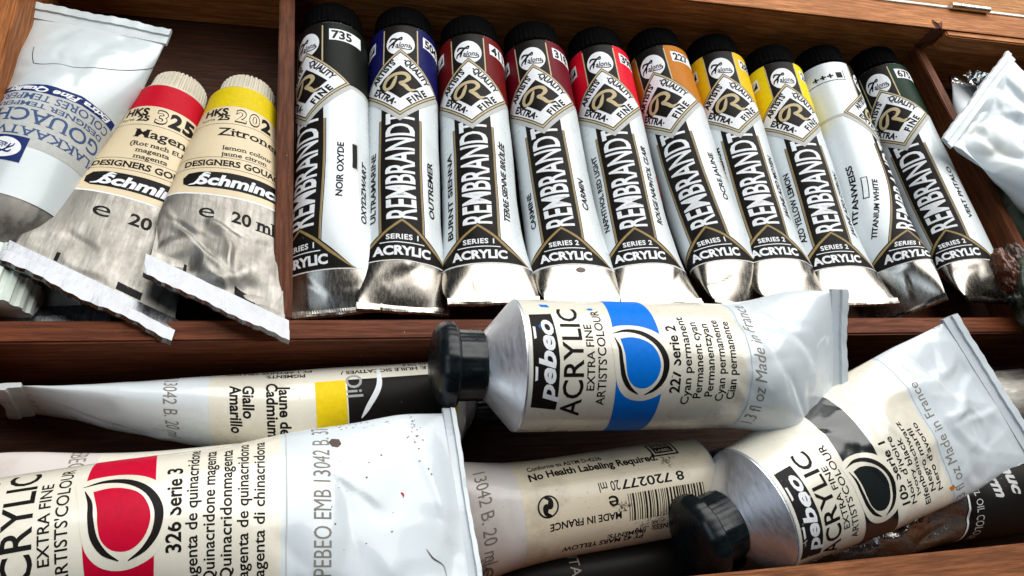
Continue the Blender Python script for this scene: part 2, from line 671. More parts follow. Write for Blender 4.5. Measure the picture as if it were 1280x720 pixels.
def clip_strip(polys, axis, step):
    out = []
    for pl in polys:
        v = [q[axis] for q in pl]
        lo, hi = min(v), max(v)
        k0, k1 = math.floor(lo / step + 1e-9), math.ceil(hi / step - 1e-9)
        if k1 - k0 <= 1:
            out.append(pl)
            continue
        rest = pl
        for k in range(k0 + 1, k1):
            c = k * step
            A_, B_ = [], []
            n = len(rest)
            for i in range(n):
                p, q = rest[i], rest[(i + 1) % n]
                dp, dq = p[axis] - c, q[axis] - c
                if dp <= 0:
                    A_.append(p)
                if dp >= 0:
                    B_.append(p)
                if dp * dq < 0:
                    t = dp / (dp - dq)
                    x = (p[0] + (q[0] - p[0]) * t, p[1] + (q[1] - p[1]) * t)
                    A_.append(x)
                    B_.append(x)
            if len(A_) > 2:
                out.append(A_)
            rest = B_
            if len(rest) < 3:
                break
        if len(rest) > 2:
            out.append(rest)
    return out


def overlay(K, name, items, parent, smax=None, base=0.035, dz=0.022):
    """items: (tris, material, layer). x across, y=-s"""
    V, F, MI, NN = [], [], [], []
    mats = []
    per = 2 * math.pi * K.r
    cu, cv = per / K.nu, K.L / K.ns
    smax = smax if smax is not None else K.L - 0.3
    for T, mat, layer in items:
        if len(T) == 0:
            continue
        if mat not in mats:
            mats.append(mat)
        mi = mats.index(mat)
        uo = K.roll / 360 * per
        pl = [[(p[0] + uo, -p[1]) for p in t] for t in T]
        pl = clip_strip(pl, 1, cv)
        pl = clip_strip(pl, 0, cu)
        pts = np.array([q for f in pl for q in f])
        ln = [len(f) for f in pl]
        u = pts[:, 0] / cu
        v = np.clip(pts[:, 1], 0.0, smax) / cv
        i = np.clip(np.floor(v).astype(int), 0, K.ns - 1)
        fv = (v - i)[:, None]
        j = np.floor(u).astype(int)
        fu = (u - j)[:, None]
        j0, j1 = j % K.nu, (j + 1) % K.nu

        def bil(G):
            return (G[i, j0] * (1 - fu) + G[i, j1] * fu) * (1 - fv) + (G[i + 1, j0] * (1 - fu) + G[i + 1, j1] * fu) * fv
        n_ = bil(K.N)
        n_ = n_ / np.linalg.norm(n_, axis=1)[:, None]
        p_ = bil(K.P) + n_ * (base + dz * layer)
        st = len(V) if not V else sum(len(x) for x in V)
        V.append(p_)
        NN.append(n_)
        c = st
        for l in ln:
            F.append(tuple(range(c, c + l)))
            MI.append(mi)
            c += l
    Vw = np.concatenate(V)
    Nw = np.concatenate(NN)
    Vl = loc(parent, Vw)
    Mi = INV[parent.name][:3, :3]
    Nl = Nw @ Mi.T
    # consistent winding with the normal
    F2 = []
    for f in F:
        a, b, c = Vl[f[0]], Vl[f[1]], Vl[f[2]]
        nn = np.zeros(3)
        for k in range(1, len(f) - 1):
            nn += np.cross(Vl[f[k]] - a, Vl[f[k + 1]] - a)
        F2.append(f if nn @ Nl[f[0]] > 0 else f[::-1])
    me = mesh(name, Vl, F2)
    me.polygons.foreach_set('material_index', MI)
    me.normals_split_custom_set_from_vertices([tuple(x) for x in Nl])
    o = link(name, me, None, parent)
    for m in mats:
        me.materials.append(MATS[m])
    return o


def crimp_part(K, parent, mat, length=6.0, thick=1.1, lift=0.0, name='crimp', seed=0, notch=False, over=0.6):
    """the folded, pinched end of the tube"""
    B = K.cen[-1]
    d = K.side[-1]
    t = K.tan[-1]
    u = K.up[-1]
    Wd = K.a[-1] + over
    n = 40
    prof = [(-0.6, -thick * .5), (-0.8, 0), (-0.6, thick * .5), (length * 0.42, thick * .55), (length * 0.47, thick * 1.0), (length - .4, thick * .85), (length, thick * .1), (length - .1, -thick * .35), (length * .5, -thick * .55)]
    m = len(prof)
    V = []
    for i in range(n + 1):
        x = -Wd + 2 * Wd * i / n
        wv = 0.25 * math.sin(i * 0.25 + seed) + 0.08 * math.sin(i * 0.8 + 2 * seed)
        for (q, h) in prof:
            q = q * (1 + 0.05 * math.sin(i * 0.31 + seed * 1.7) + (0.03 * math.sin(i * 1.7 + seed)))
            V.append(B + d * x + t * q + u * (h + lift * (q / length) ** 2 + wv * q / length))
    F = []
    for i in range(n):
        for j in range(m):
            j2 = (j + 1) % m
            F.append((i * m + j, i * m + j2, (i + 1) * m + j2, (i + 1) * m + j))
    F.append(tuple(range(m))[::-1])
    F.append(tuple(n * m + k for k in range(m)))
    me = mesh(name, loc(parent, np.array(V)), F, smooth=False)
    o = link(name, me, mat, parent)
    return o


def lathe(name, prof, A, axis, parent, mat, n=64, ribs=0, ribamp=0.0, ribfrom=0, ribto=999, smooth=True, closed=True, seed=0, rough=0.0):
    """prof: list of (x along axis, radius) mm; axis points the way x grows"""
    axis = unit(np.array(axis, float))
    s = unit(np.cross([0, 0, 1], axis)) if abs(axis[2]) < 0.95 else np.array([1.0, 0, 0])
    u = np.cross(axis, s)
    V, F = [], []
    m = len(prof)
    rs = np.random.RandomState(seed)
    for i, (x, r) in enumerate(prof):
        for k in range(n):
            a = 2 * math.pi * k / n
            rr = r
            if ribs and ribfrom <= i <= ribto:
                rr = r + ribamp * (1 if math.cos(a * ribs) > 0 else -1)
            if rough:
                rr += rs.normal() * rough
            V.append(np.array(A) + axis * x + s * math.cos(a) * rr + u * math.sin(a) * rr)
    for i in range(m - 1):
        for k in range(n):
            k2 = (k + 1) % n
            F.append((i * n + k, i * n + k2, (i + 1) * n + k2, (i + 1) * n + k))
    if closed:
        F.append(tuple(range(n))[::-1])
        F.append(tuple((m - 1) * n + k for k in range(n)))
    me = mesh(name, loc(parent, np.array(V)), F, smooth=smooth)
    o = link(name, me, mat, parent)
    if smooth:
        try:
            me.set_sharp_from_angle(angle=math.radians(40))
        except Exception:
            pass
    return o


# ------------------------------------------------------------------ the wooden box (heights: divider tops at 0, rim at 11 mm)
FLOOR = -0.0250
box = thing('paint_box', (0.1, 0.14, FLOOR), 0.0, 'dark brown hinged wooden paint box with dividers, holding all the tubes', 'box')


def bx(name, x0, x1, y0, y1, z0, z1, mat, parent=box, bev=0.0006):
    o = boxmesh(name, x0 * MM, x1 * MM, y0 * MM, y1 * MM, z0 * MM, z1 * MM, bev * 1, mat, None)
    px = Vector(box.location)
    o.data.transform(Matrix.Translation(-px))
    o.parent = parent
    return o


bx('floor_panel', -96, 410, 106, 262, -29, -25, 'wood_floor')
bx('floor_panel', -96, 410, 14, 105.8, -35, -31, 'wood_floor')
bx('back_wall', -96, 410, 253, 266.5, -24.9, 11, 'wood_back')
bx('back_rim', -96, 410, 252.6, 266.9, 11.05, 11.7, 'wood_rim')
bx('side_wall', -96, -84.5, 28.2, 252.5, -24.9, 11, 'wood_side')
bx('side_wall', 396, 410, 28.2, 252.5, -24.9, 11, 'wood_side')
bx('front_wall', -96, 410, 14, 28, -30.9, 11, 'wood_front')
bx('long_divider', -84.3, 395.8, 102.9, 109.6, -30.9, 0, 'wood_dark_long')
bx('cross_divider', -6.1, -0.7, 109.8, 252.5, -24.9, 0.0, 'wood_dark_deep', bev=0.0004)
bx('cross_divider', 279.6, 284.6, 109.8, 252.5, -24.9, 0.0, 'wood_dark_deep', bev=0.0004)
# the ledge above the right-hand compartment and the notch the divider is slotted into
bx('ledge', 288, 395.8, 249.2, 252.9, 1.5, 10.9, 'wood_rim')
nb = mesh('splintered_notch', (np.array([(279.0, 252.45, 0), (285.5, 252.45, 0), (287.2, 251.6, 9.5), (284, 251.9, 12.6), (286.2, 256.2, 12.9), (281.6, 257.6, 12.2), (280.7, 252.4, 11.0), (283.0, 254.5, 12.8)]) * MM - np.array(box.location)), [(0, 1, 2, 3), (0, 3, 6), (3, 2, 4), (3, 4, 7), (3, 7, 5), (3, 5, 6)], False)
link('splintered_notch', nb, 'wood_dark_deep', box)
# lid lying open behind the rim, and its hinge
lid = bx('lid', -96, 410, 268.7, 420, 2.0, 10.6, 'wood_lid')
hinge = bx('hinge', 240, 372, 266.95, 268.6, 9.4, 12.3, 'pale_strip', bev=0.0002)
for k, (xa, xb) in enumerate([(296, 300.6), (300.9, 306.2), (306.5, 312), (312.3, 318)]):
    kn = lathe('knuckle', [(xa, 1.55), (xb, 1.55)], (0, 267.4, 13.3), (1, 0, 0), box, 'steel', n=24)
    kn.parent = hinge

# ------------------------------------------------------------------ the ten tubes in the row
ROW = 'acrylic tubes lying side by side in the middle compartment'


def script_word():
    """the handwritten maker's mark, about 2 units wide"""
    T = [stroke([(-0.86, -0.42, .07), (-0.80, -0.18, .12), (-0.55, 0.02, .16), (-0.25, 0.30, .14), (0.06, 0.52, .12), (0.02, 0.30, .10), (-0.2, 0.36, .12), (-0.62, 0.42, .17), (-0.80, 0.18, .07)]),
         stroke([(-0.36, 0.30, .08), (-0.48, -0.05, .14), (-0.60, -0.38, .09)])]
    T.append(text('alons', 0.16, -0.14, 0.42, 1.1, 0, shear=0.3, off=0.022))
    T.append(stroke([(0.70, -0.20, .10), (0.74, -0.42, .10), (0.45, -0.52, .08), (0.0, -0.44, .09), (-0.3, -0.40, .05)]))
    return np.concatenate(T)


def letter_r():
    return [stroke([(-0.15, 0.62, .10), (-0.28, 0.20, .24), (-0.50, -0.28, .26), (-0.86, -0.40, .22), (-1.0, -0.02, .24), (-0.72, 0.50, .26), (-0.1, 0.80, .24), (0.45, 0.78, .28), (0.66, 0.46, .30), (0.40, 0.14, .22), (0.10, 0.02, .22), (0.42, -0.22, .30), (0.72, -0.52, .26), (1.10, -0.42, .10)], 10)]


def row_label(colour, number, left, right, series, sym=True, left_it=False, right_it=True, white=False):
    it = []
    r = 13.0
    full = math.pi * r
    if not white:
        it.append((rect(-full, full, -26.5, -0.05), colour, 0))
    it.append((rect(-full, full, -27.9, -26.5), 'pale_grey_ink', 0))
    # centre panel with its gold lines
    for sx in (-1, 1):
        it.append((rect(sx * 7.1 - .28, sx * 7.1 + .28, -96, -42), 'gold_ink', 1))
        it.append((rect(sx * 7.62 - .14, sx * 7.62 + .14, -96, -42), 'black_ink', 1))
        it.append((rect(sx * 6.4 - .25, sx * 6.4 + .25, -20, -1.3), 'light_gold_ink', 2))
    it.append((rect(-6.8, 6.8, -96, -30), 'black_ink', 1))
    it.append((rect(-6.4, 6.4, -26, -0.05), 'black_ink', 1))
    it.append((text('REMBRANDT', 0, -62.3, 9.6, 45, 90, off=0.016), 'white_ink', 2))
    # lower triangle
    def tri(h, w, b, dx=0):
        return poly([(0, -h), (-w * .3, -h - 4.1), (-w * .62, -h - 9.2), (-w, -b + 1.2), (-w - 2, -b), (w + 2, -b), (w, -b + 1.2), (w * .62, -h - 9.2), (w * .3, -h - 4.1)])
    it.append((tri(84.4, 17.6, 101.0), 'black_ink', 3))
    it.append((tri(84.9, 17.2, 100.9), 'gold_ink', 4))
    it.append((tri(85.9, 16.2, 100.8), 'black_ink', 5))
    it.append((text('SERIES ' + series, 0, -92.1, 1.9, 10.6, 0, off=0.03, spacing=1.1), 'white_ink', 6))
    it.append((rect(-7.4, 7.4, -94.5, -94.15), 'white_ink', 6))
    it.append((text('ACRYLIC', 0, -97.5, 3.2, 19.6, 0, off=0.045), 'white_ink', 6))
    it.append((rect(-full, full, -101.35, -101.0), 'white_ink', 3))
    # round mark
    it.append((ellipse(0, -8.6, 5.25, 5.3), 'white_ink', 3))
    it.append((xf(script_word(), 0.1, -8.5, 5.2), 'black_ink', 4))
    # diamond
    it.append((diamond(0, -27.6, 17.0, 15.9), 'pale_grey_ink', 3))
    it.append((diamond(0, -26.2, 16.3, 15.0), 'black_ink', 4))
    it.append((diamond(0, -26.2, 15.9, 14.6), 'light_gold_ink', 5))
    it.append((diamond(0, -26.2, 15.0, 13.7), 'black_ink', 6))
    it.append((diamond(0, -26.2, 14.5, 13.2), 'white_ink', 7))
    it.append((diamond(0, -26.2, 8.2, 7.4), 'black_ink', 8))
    it.append((text("ARTISTS'", -6.2, -20.6, 2.4, 11.6, 43, off=0.05), 'black_ink', 8))
    it.append((text("·QUALITY", 6.0, -20.6, 2.4, 12.6, -43, off=0.05), 'black_ink', 8))
    it.append((text("EXTRA·", -5.6, -31.7, 2.4, 11.4, -43, off=0.05), 'black_ink', 8))
    it.append((text("FINE", 6.1, -31.7, 2.4, 9.0, 43, off=0.05, spacing=1.3), 'black_ink', 8))
    for q in letter_r():
        it.append((xf(q * np.array([1.18, 1.0]), -0.5, -26.9, 5.4), 'black_ink', 9))
        it.append((xf(q, -0.5, -26.8, 5.3), 'light_gold_ink', 10))
    # number box and light-fastness box
    if number:
        it.append((rect(8.8, 21.5, -7.9, -3.0), 'white_ink', 2))
        it.append((text(number, 13.4, -5.45, 3.4, 7.6, 0, off=0.035), 'black_ink', 3))
    if not white:
        it.append((rect(-18.6, -10.6, -9.6, -4.4), 'white_ink', 2))
    it.append((rect(-13.9, -11.3, -8.4, -5.6), 'black_ink', 3))
    if not white:
        it.append((poly([(-13.6, -8.1), (-13.6, -5.9), (-11.6, -5.9)]), 'white_ink', 4))
        it.append((text('+', -16.2, -7.0, 2.6, 2.6, off=0.04), 'black_ink', 3))
    else:
        for k in range(3):
            it.append((text('+', -16.4 - 3.1 * k, -7.0, 2.6, 2.6, off=0.04), 'black_ink', 3))
        it.append((rect(-full, -10.4, -9.5, -9.25), 'black_ink', 3))
        it.append((rect(-10.6, -10.35, -9.4, -4.0), 'black_ink', 3))
    for (s, x, it_, hh, ww, y) in left + right:
        it.append((text(s, x, y, hh, ww, 90, shear=0.25 if it_ else 0, off=0.03), 'black_ink', 2))
    return it


def row_tube(i, top, bot, roll, y0, r, colour, number, left, right, series, label, crimp, white=False, extra=(), **kw):
    za = -0.9 - 25 + 26.9 - 12.3 - .2   # axis height of a 13 mm tube lying on the floor
    za = -25 + r + .2
    A = np.array([top, y0, za])
    slope = (bot - top) / 86.0
    L = 119.0
    yb = y0 - L
    xb = top + slope * 97
    cz, tw, cx = crimp                       # height of the crimp, its tilt in degrees, sideways shift
    Wd = 14.6
    c, s = math.cos(math.radians(tw)), math.sin(math.radians(tw))
    B = np.array([xb + cx, max(yb, 116.5), za])
    E0 = B - np.array([c * Wd, 0, s * Wd])
    E1 = B + np.array([c * Wd, 0, s * Wd])
    ctrl = np.array([top + slope * 52, (y0 + B[1]) / 2 - 8, za])
    K = make_skin(A, E0, E1, r, p=kw.get('p', 3.0), w0=kw.get('w0', 0.45), roll=roll, amp=kw.get('amp', 0.34), rid=kw.get('rid', 0.12), seed=20 + i, ctrl=ctrl, flat=kw.get('flat', 0.9), creases=(3, 0.4, 98, 116, 300 + i), dents=kw.get('dents', ()), side0=(1, 0, 0))
    t = thing('paint_tube', (A[0] * MM, A[1] * MM, FLOOR), math.atan2(B[1] - A[1], B[0] - A[0]), label, 'paint tube', ROW)
    wl = 101.2 / K.L
    skin_mesh(K, 'printed_sleeve', 'white_lacquer', t, 0, wl)
    skin_mesh(K, 'metal_end', 'bright_metal', t, round(wl * K.ns) / K.ns, 1.0)
    overlay(K, 'label_print', row_label(colour, number, left, right, series, white=white) + list(extra), t)
    crimp_part(K, t, 'bright_metal', 2.2, 1.0, 0.0, seed=i, over=0.1)
    ax = unit(A - ctrl)
    lathe('shoulder', [(0, r - .1), (.8, r - .5), (3.0, 6.0), (4.5, 5.2)], A, ax, t, 'shaded_black_plastic')  # shoulder coloured black to lose it in the shade by the back wall
    lathe('cap', [(2.4, 7.5), (2.6, r - 2.2), (3.2, r - 1.6), (12.6, r - 2.0), (13.6, r - 2.8), (14.0, 6)], A, ax, t, 'shaded_black_plastic', n=144, ribs=36, ribamp=0.14, ribfrom=1, ribto=3)
    return t


def U(s, x, h=2.1, w=30, y=-66, it=False):
    return (s, x, it, h, w, y)


R_ = row_tube
R_(0, 13.2, 11.8, -47, 231.6, 12.9, 'colour_black', '735', [], [U('NOIR OXYDE', 12.5, 2.1, 22, -63), U('OXYDZWART', 21.6, 2.0, 26, -70, True)], '1',
   'paint tube with black colour band and 735, first in the row by the left divider', (0, 12, 0), flat=0.35, p=2.6,
   extra=[(rect(16.6, 18.4, -61.5, -51.5), 'black_ink', 2), (rect(16.9, 18.9, -62, -51.0), 'pale_grey_ink', 1)])
R_(1, 40.1, 33.4, -11, 233.4, 12.9, 'colour_ultramarine', '504', [U('ULTRAMARINE', -10, 2.1, 30, -70)], [U('OUTREMER', 11.2, 2.3, 24, -70)], '1',
   'paint tube with deep ultramarine blue colour band, OUTREMER on its side', (0, -8, 0), flat=0.5, p=4.5)
R_(2, 66.6, 60.9, -17, 231.9, 13.1, 'colour_sienna', '411', [U('BURNT SIENNA', -10.0, 2.2, 38, -70)], [U('TERRE SIENNE BRÛLÉE', 10.7, 2.25, 35, -65, True)], '1',
   'paint tube with brownish red band and 411, TERRE SIENNE BRÛLÉE on its side', (-4.5, 3, 0), p=3.4)
R_(3, 93.2, 91.2, -24, 232.2, 13.1, 'colour_carmine', '318', [U('CARMINE', -10.0, 2.2, 16, -74)], [U('CARMIN', 10.7, 2.25, 14, -70, True)], '2',
   'paint tube with dark carmine band and 318, CARMIN on its side', (-4.5, -3, 0), p=3.4,
   extra=[(ellipse(4.5, -103.6, 1.9, 1.1), 'dry_paint_dark', 3)])
R_(4, 121.2, 118.0, -22, 233.1, 13.0, 'colour_red', '398', [U('NAPHTHOL RED LIGHT', -10.0, 2.2, 35, -66)], [U('ROUGE NAPHTOL CLAIR', 10.7, 2.25, 36, -65, True)], '2',
   'paint tube with bright scarlet red colour band, ROUGE NAPHTOL CLAIR on its side', (-4.5, 0, 0), p=3.4,
   extra=[(poly([(16.0, -58), (16.8, -57.5), (17.4, -66), (16.6, -70)]), 'colour_red', 2)])
R_(5, 149.0, 147.5, -42, 236.2, 13.0, 'colour_ochre', '227', [], [U('OCRE JAUNE', 12.8, 2.2, 22, -63)], '1',
   'paint tube with ochre brown colour band and 227, OCRE JAUNE and a brown smear', (0, -12, 5), flat=0.55,
   extra=[(poly([(19.2, -53), (20.6, -52.4), (21.8, -61.5), (21.2, -64.5), (20.0, -62)]), 'colour_ochre', 2)])
R_(6, 176.6, 169.6, -23, 236.2, 12.9, 'colour_yellow', '283', [U('AZO YELLOW MEDIUM', -10.2, 2.1, 36, -62)], [U('JAUNE AZO MOYEN', 10.7, 2.2, 30, -66, True)], '2',
   'paint tube with warm golden yellow colour band, wedged between the ochre and lemon yellow tubes', (-5.5, -5, 2), p=3.4)
R_(7, 204.4, 196.2, -19, 233.2, 12.9, 'colour_lemon', '267', [U('AZO YELLOW LEMON', -10.2, 2.3, 34, -70)], [U('JAUNE AZO CITRON', 10.7, 2.2, 32, -70, True)], '2',
   'paint tube with lemon yellow colour band, AZO YELLOW LEMON on its side', (-5.5, 4, 1), p=3.4)
R_(8, 231.4, 224.0, 44, 236.0, 13.0, 'white_lacquer', '', [U('TITANWEISS', -21.5, 2.3, 28, -66), U('TITANIUM WHITE', -13.2, 2.0, 27, -74, True)], [U('BLANC DE TITANE', 12.4, 2.0, 30, -70, True)], '1',
   'white banded paint tube rolled onto its side, TITANWEISS and three plus signs on it', (0, 62, 0), flat=0.2, white=True, p=2.6,
   extra=[(rect(-18.4, -15.8, -69, -59), 'black_ink', 2), (rect(-18.0, -16.2, -68.6, -59.4), 'white_ink', 3)])
R_(9, 262.3, 260.5, -51, 238.6, 13.0, 'colour_green', '675', [U('PHTHALO GREEN', -12, 2.1, 30, -70)], [U('VERT PHTALO', 12.6, 2.1, 26, -68)], '2',
   'paint tube with dark green colour band, last in the row beside the right divider', (0, -6, 0), flat=0.6)

# ------------------------------------------------------------------ studio acrylic tubes (cream label, colour band with a drop)


def studio_label(k, colour, number, names, lsize=1.0, worn=False, made='1.3 fl oz Made in France', txt='black_ink', made_s=67.2, made_x=1.0):
    r = 18.7 * k
    full = math.pi * r - .02
    it = []

    def a(T, m, l):
        it.append((T * k, m, l))
    black = 'black_ink'
    it.append((rect(-full, full, -63 * k, -0.3), 'cream', 0))
    it.append((rect(-full, full, -64.3 * k, -64 * k), 'pale_grey_ink', 1))
    # maker's box: white bold italic on black
    a(poly([(-13.2, -1.2), (-14.2, -8.2), (0, -8.4), (14.2, -7.6), (13.8, -1.3), (0, -1.1)]), 'worn_black_ink' if worn else black, 2)
    a(text('pebeo', 0, -5.0, 4.3, 23.5, 0, shear=0.22, off=0.032), 'white_ink', 3)
    a(poly([(-5.6, -1.7), (-5.3, -2.4), (-1.9, -2.4), (-1.7, -1.7)]), 'white_ink', 3)
    a(poly([(5.6, -1.7), (5.9, -2.4), (9.3, -2.4), (9.5, -1.7)]), 'white_ink', 3)
    a(text('ACRYLIC', 0, -12.2, 5.4, 33, 0, off=0.012), txt, 2)
    a(text('EXTRA FINE', 1.0, -17.0, 2.1, 18.5, 0, off=0.012), txt, 2)
    a(text("ARTISTS'COLOUR", 1.5, -20.2, 2.3, 28.5, 0, off=0.010), txt, 2)
    # colour band, cut by the drop
    top = [(x, -24.0 - 0.002 * x * x) for x in np.linspace(-22, 22, 23)]
    bot = [(x, -37.6 + 0.002 * x * x) for x in np.linspace(22, -22, 23)]
    a(poly([(-full / k, -35.5), (-full / k, -26)] + top + [(full / k, -26), (full / k, -35.5)] + bot), colour, 2)

    def im(p):
        return [-(p[1] - 459) * 0.225, -30.9 - (p[0] - 798) * 0.225] + [q * 0.22 for q in p[2:]]

    def ring(pts):
        pp = catmull([(q[0], q[1], 0) for q in [im(p) for p in pts + [pts[0]]]], 5)[:-1]
        return poly([(p[0], p[1]) for p in pp])
    a(ring([(759, 421), (776, 415), (800, 415), (822, 423), (838, 440), (841, 462), (837, 484), (826, 501), (804, 510), (784, 506), (771, 492), (766, 472), (764, 450)]), 'cream', 3)
    a(ring([(775, 433), (788, 431), (801, 433), (814, 440), (822, 453), (824, 468), (818, 484), (806, 493), (792, 491), (783, 481), (780, 467), (779, 452)]), colour, 4)
    a(stroke([im(p) for p in [(766, 426, .4), (785, 422, 4), (805, 426, 6), (822, 439, 7), (831, 458, 8), (829, 478, 7), (819, 493, 5), (805, 502, 1)]]), black, 5)
    a(stroke([im(p) for p in [(768, 431, .6), (773, 445, 4), (774, 460, 5), (777, 478, 6), (785, 492, 5), (797, 501, 1)]]), black, 5)
    # names
    a(text(number, 0.6, -41.2, 2.9, 19.5, 0, off=0.022), txt, 2)
    for q, (s, w) in enumerate(names):
        a(text(s, 0.4, -44.7 - q * 3.4, 2.3, w, 0, off=0.014), txt, 2)
    a(text(made, made_x, -made_s, 3.9, 44, 0), 'dull_text_ink', 1)
    return it


def big_cap(A, ax, t, mat='blue_black_plastic', k=1.0, lip=0):
    lathe('shoulder', [(-0.3, 18.55 * k), (0.5, 18.5 * k), (1.1, 17.8 * k), (9.2 * k, 8.6 * k), (12 * k, 8.2 * k)], A, ax, t, 'shoulder_metal', n=96, closed=False)
    lathe('cap', [(8.6 * k, 6 * k), (8.7 * k, 9.3 * k), (9.3 * k, 9.8 * k), (16.0 * k, 9.9 * k), (16.4 * k, 11.2 * k), (17.2 * k, 12.1 * k), (19.6 * k, 12.3 * k), (21.4 * k, 11.4 * k), (22.6 * k, 9.6 * k), (23.3 * k, 7.0 * k), (23.7 * k, 3.6 * k), (23.8 * k, .6 * k)], A, ax, t, mat, n=112, ribs=14, ribamp=0.10, ribfrom=2, ribto=7)


def studio_tube(label, A, E0, E1, k, roll, content, body, group=None, cap_mat='blue_black_plastic', seed=3, ctrl=None, name='acrylic_tube', side0=None, cl=6.0, worn=False, **kw):
    r = 18.7 * k
    K = make_skin(A, E0, E1, r, roll=roll, seed=seed, ctrl=ctrl, side0=side0, nu=kw.pop('nu', 112), **kw)
    B = (np.array(E0) + np.array(E1)) / 2
    zmin = K.P[..., 2].min()
    t = thing(name, (A[0] * MM, A[1] * MM, zmin * MM), math.atan2(B[1] - A[1], B[0] - A[0]), label, 'paint tube', group)
    skin_mesh(K, 'tube_body', body, t)
    overlay(K, 'label_print', content, t, smax=K.L - 1)
    crimp_part(K, t, body, cl, 1.5, seed=seed, over=0.9)
    c1 = (np.array(A, float) + B) / 2 if ctrl is None else np.array(ctrl, float)
    ax = unit(np.array(A, float) - c1)
    big_cap(np.array(A, float), ax, t, cap_mat, k)
    return K, t


def smudge_(cx, cy, rx, ry, n, seed):
    q = random.Random(seed)
    return [(np.concatenate([ellipse(q.gauss(cx, rx), q.gauss(cy, ry), q.uniform(.06, .22), q.uniform(.06, .3), 7) for _ in range(n)]), 'dry_paint_dark', 4)]


STUDIO = 'cream labelled acrylic tubes lying loose in front'
cyan = studio_label(1.0, 'blue_ink', '227 Série 2', [('Cyan permanent', 26.5), ('Permanent cyan', 22.5), ('Permanentzyan', 21.5), ('Cyan permanente', 24.5), ('Cian permanente', 23.5)])
cyan += [(ellipse(9.5, -4.2 + 0, .8, .8), 'blue_ink', 2), (poly([(17.6, -5.6), (19.2, -5.2), (19.0, -7.6), (17.4, -8.0)]), 'blue_ink', 2), (ellipse(16.6, -19.4, .55, .9), 'blue_ink', 2)]
studio_tube('cream acrylic tube with blue band and drop, 227 Série 2, lying across the divider', (59.8, 88.6, 11.6), (162.5, 65.5, 3.0), (162.0, 105.0, 26.0), 1.0, -20, cyan, 'cool_white', STUDIO, seed=5, amp=0.35, rid=0.5, p=1.8, w0=0.60, cl=5, nu=150, step=0.7, creases=(16, .8, 62, 96, 14))

black = studio_label(1.0, 'slate_ink', '105 Série 1', [("Noir d'ivoire", 21), ('Ivory black', 18), ('Elfenbeinschwarz', 27), ('Negro marfil', 20.5), ("Nero d'avorio", 22.5)], worn=True)
black += [(poly([(-13.6, -63), (-12.0, -62.2), (-11.8, -64.6), (-13.2, -65.1)]), 'colour_ochre', 2)]
studio_tube('cream acrylic tube with glossy black band, slanting up to the right', (128.5, 45.5, 2.0), (236.0, 54.5, 2.0), (210.5, 99.5, 16.0), 1.0, -26, black, 'cool_white', STUDIO, seed=11, amp=0.6, rid=1.1, p=1.25, w0=0.02, cl=6, worn=True, nu=150, step=0.7, creases=(30, .85, 20, 92, 5))

mag = studio_label(1.0, 'crimson_ink', '326 Série 3', [('Magenta de quinacridone', 37), ('Quinacridone magenta', 33), ('Quinacridonmagenta', 32.5), ('Magenta de quinacridono', 37), ('Magenta di chinacridona', 37)], made='PEBEO EMB 13042 B. 37 ml', made_s=72.0, made_x=6.5)
mag += [(poly([(15.6, -74.6), (17.0, -73.8), (18.2, -74.6), (18.0, -76.4), (16.4, -76.9), (15.3, -76.0)]), 'dry_paint_dark', 2)]
mag += [(stroke([(-9, -96, .1), (-11, -97.5, .3), (-12.5, -100, .15), (-15, -100.6, .1)]), 'dry_paint_dark', 6), (stroke([(4.2, -91, .3), (3.8, -91.5, .45), (3.0, -91.6, .1)]), 'crimson_ink', 6)]
mag += smudge_(24, -80, 1.2, 4.0, 40, 11) + smudge_(20, -97, 3.0, 1.2, 30, 12) + smudge_(0, -84, 14, 9, 22, 13)
studio_tube('cream acrylic tube with crimson band and drop, 326 Série 3, at the lower left', (-65.0, 42.5, 13.5), (43.5, 16.5, 8.0), (39.2, 75.5, 11.0), 1.0, 6, mag, 'cool_white', STUDIO, seed=17, amp=0.5, rid=0.35, p=1.7, w0=0.30, cl=3, ctrl=(-14, 50.5, 12.5), nu=150, step=0.7, creases=(16, .75, 66, 108, 4))

# ------------------------------------------------------------------ oil tubes underneath


def smudge(cx, cy, rx, ry, n, seed, mat='dry_paint_dark', ln=1.2):
    q = random.Random(seed)
    out = []
    for _ in range(n):
        x = q.gauss(cx, rx)
        y = q.gauss(cy, ry)
        a_ = q.uniform(0, 3.14)
        l_ = q.uniform(.1, ln)
        w_ = q.uniform(.04, .16)
        out.append(line(x, y, x + l_ * math.cos(a_), y + l_ * math.sin(a_), w_))
    return [(np.concatenate(out), mat, 6)]



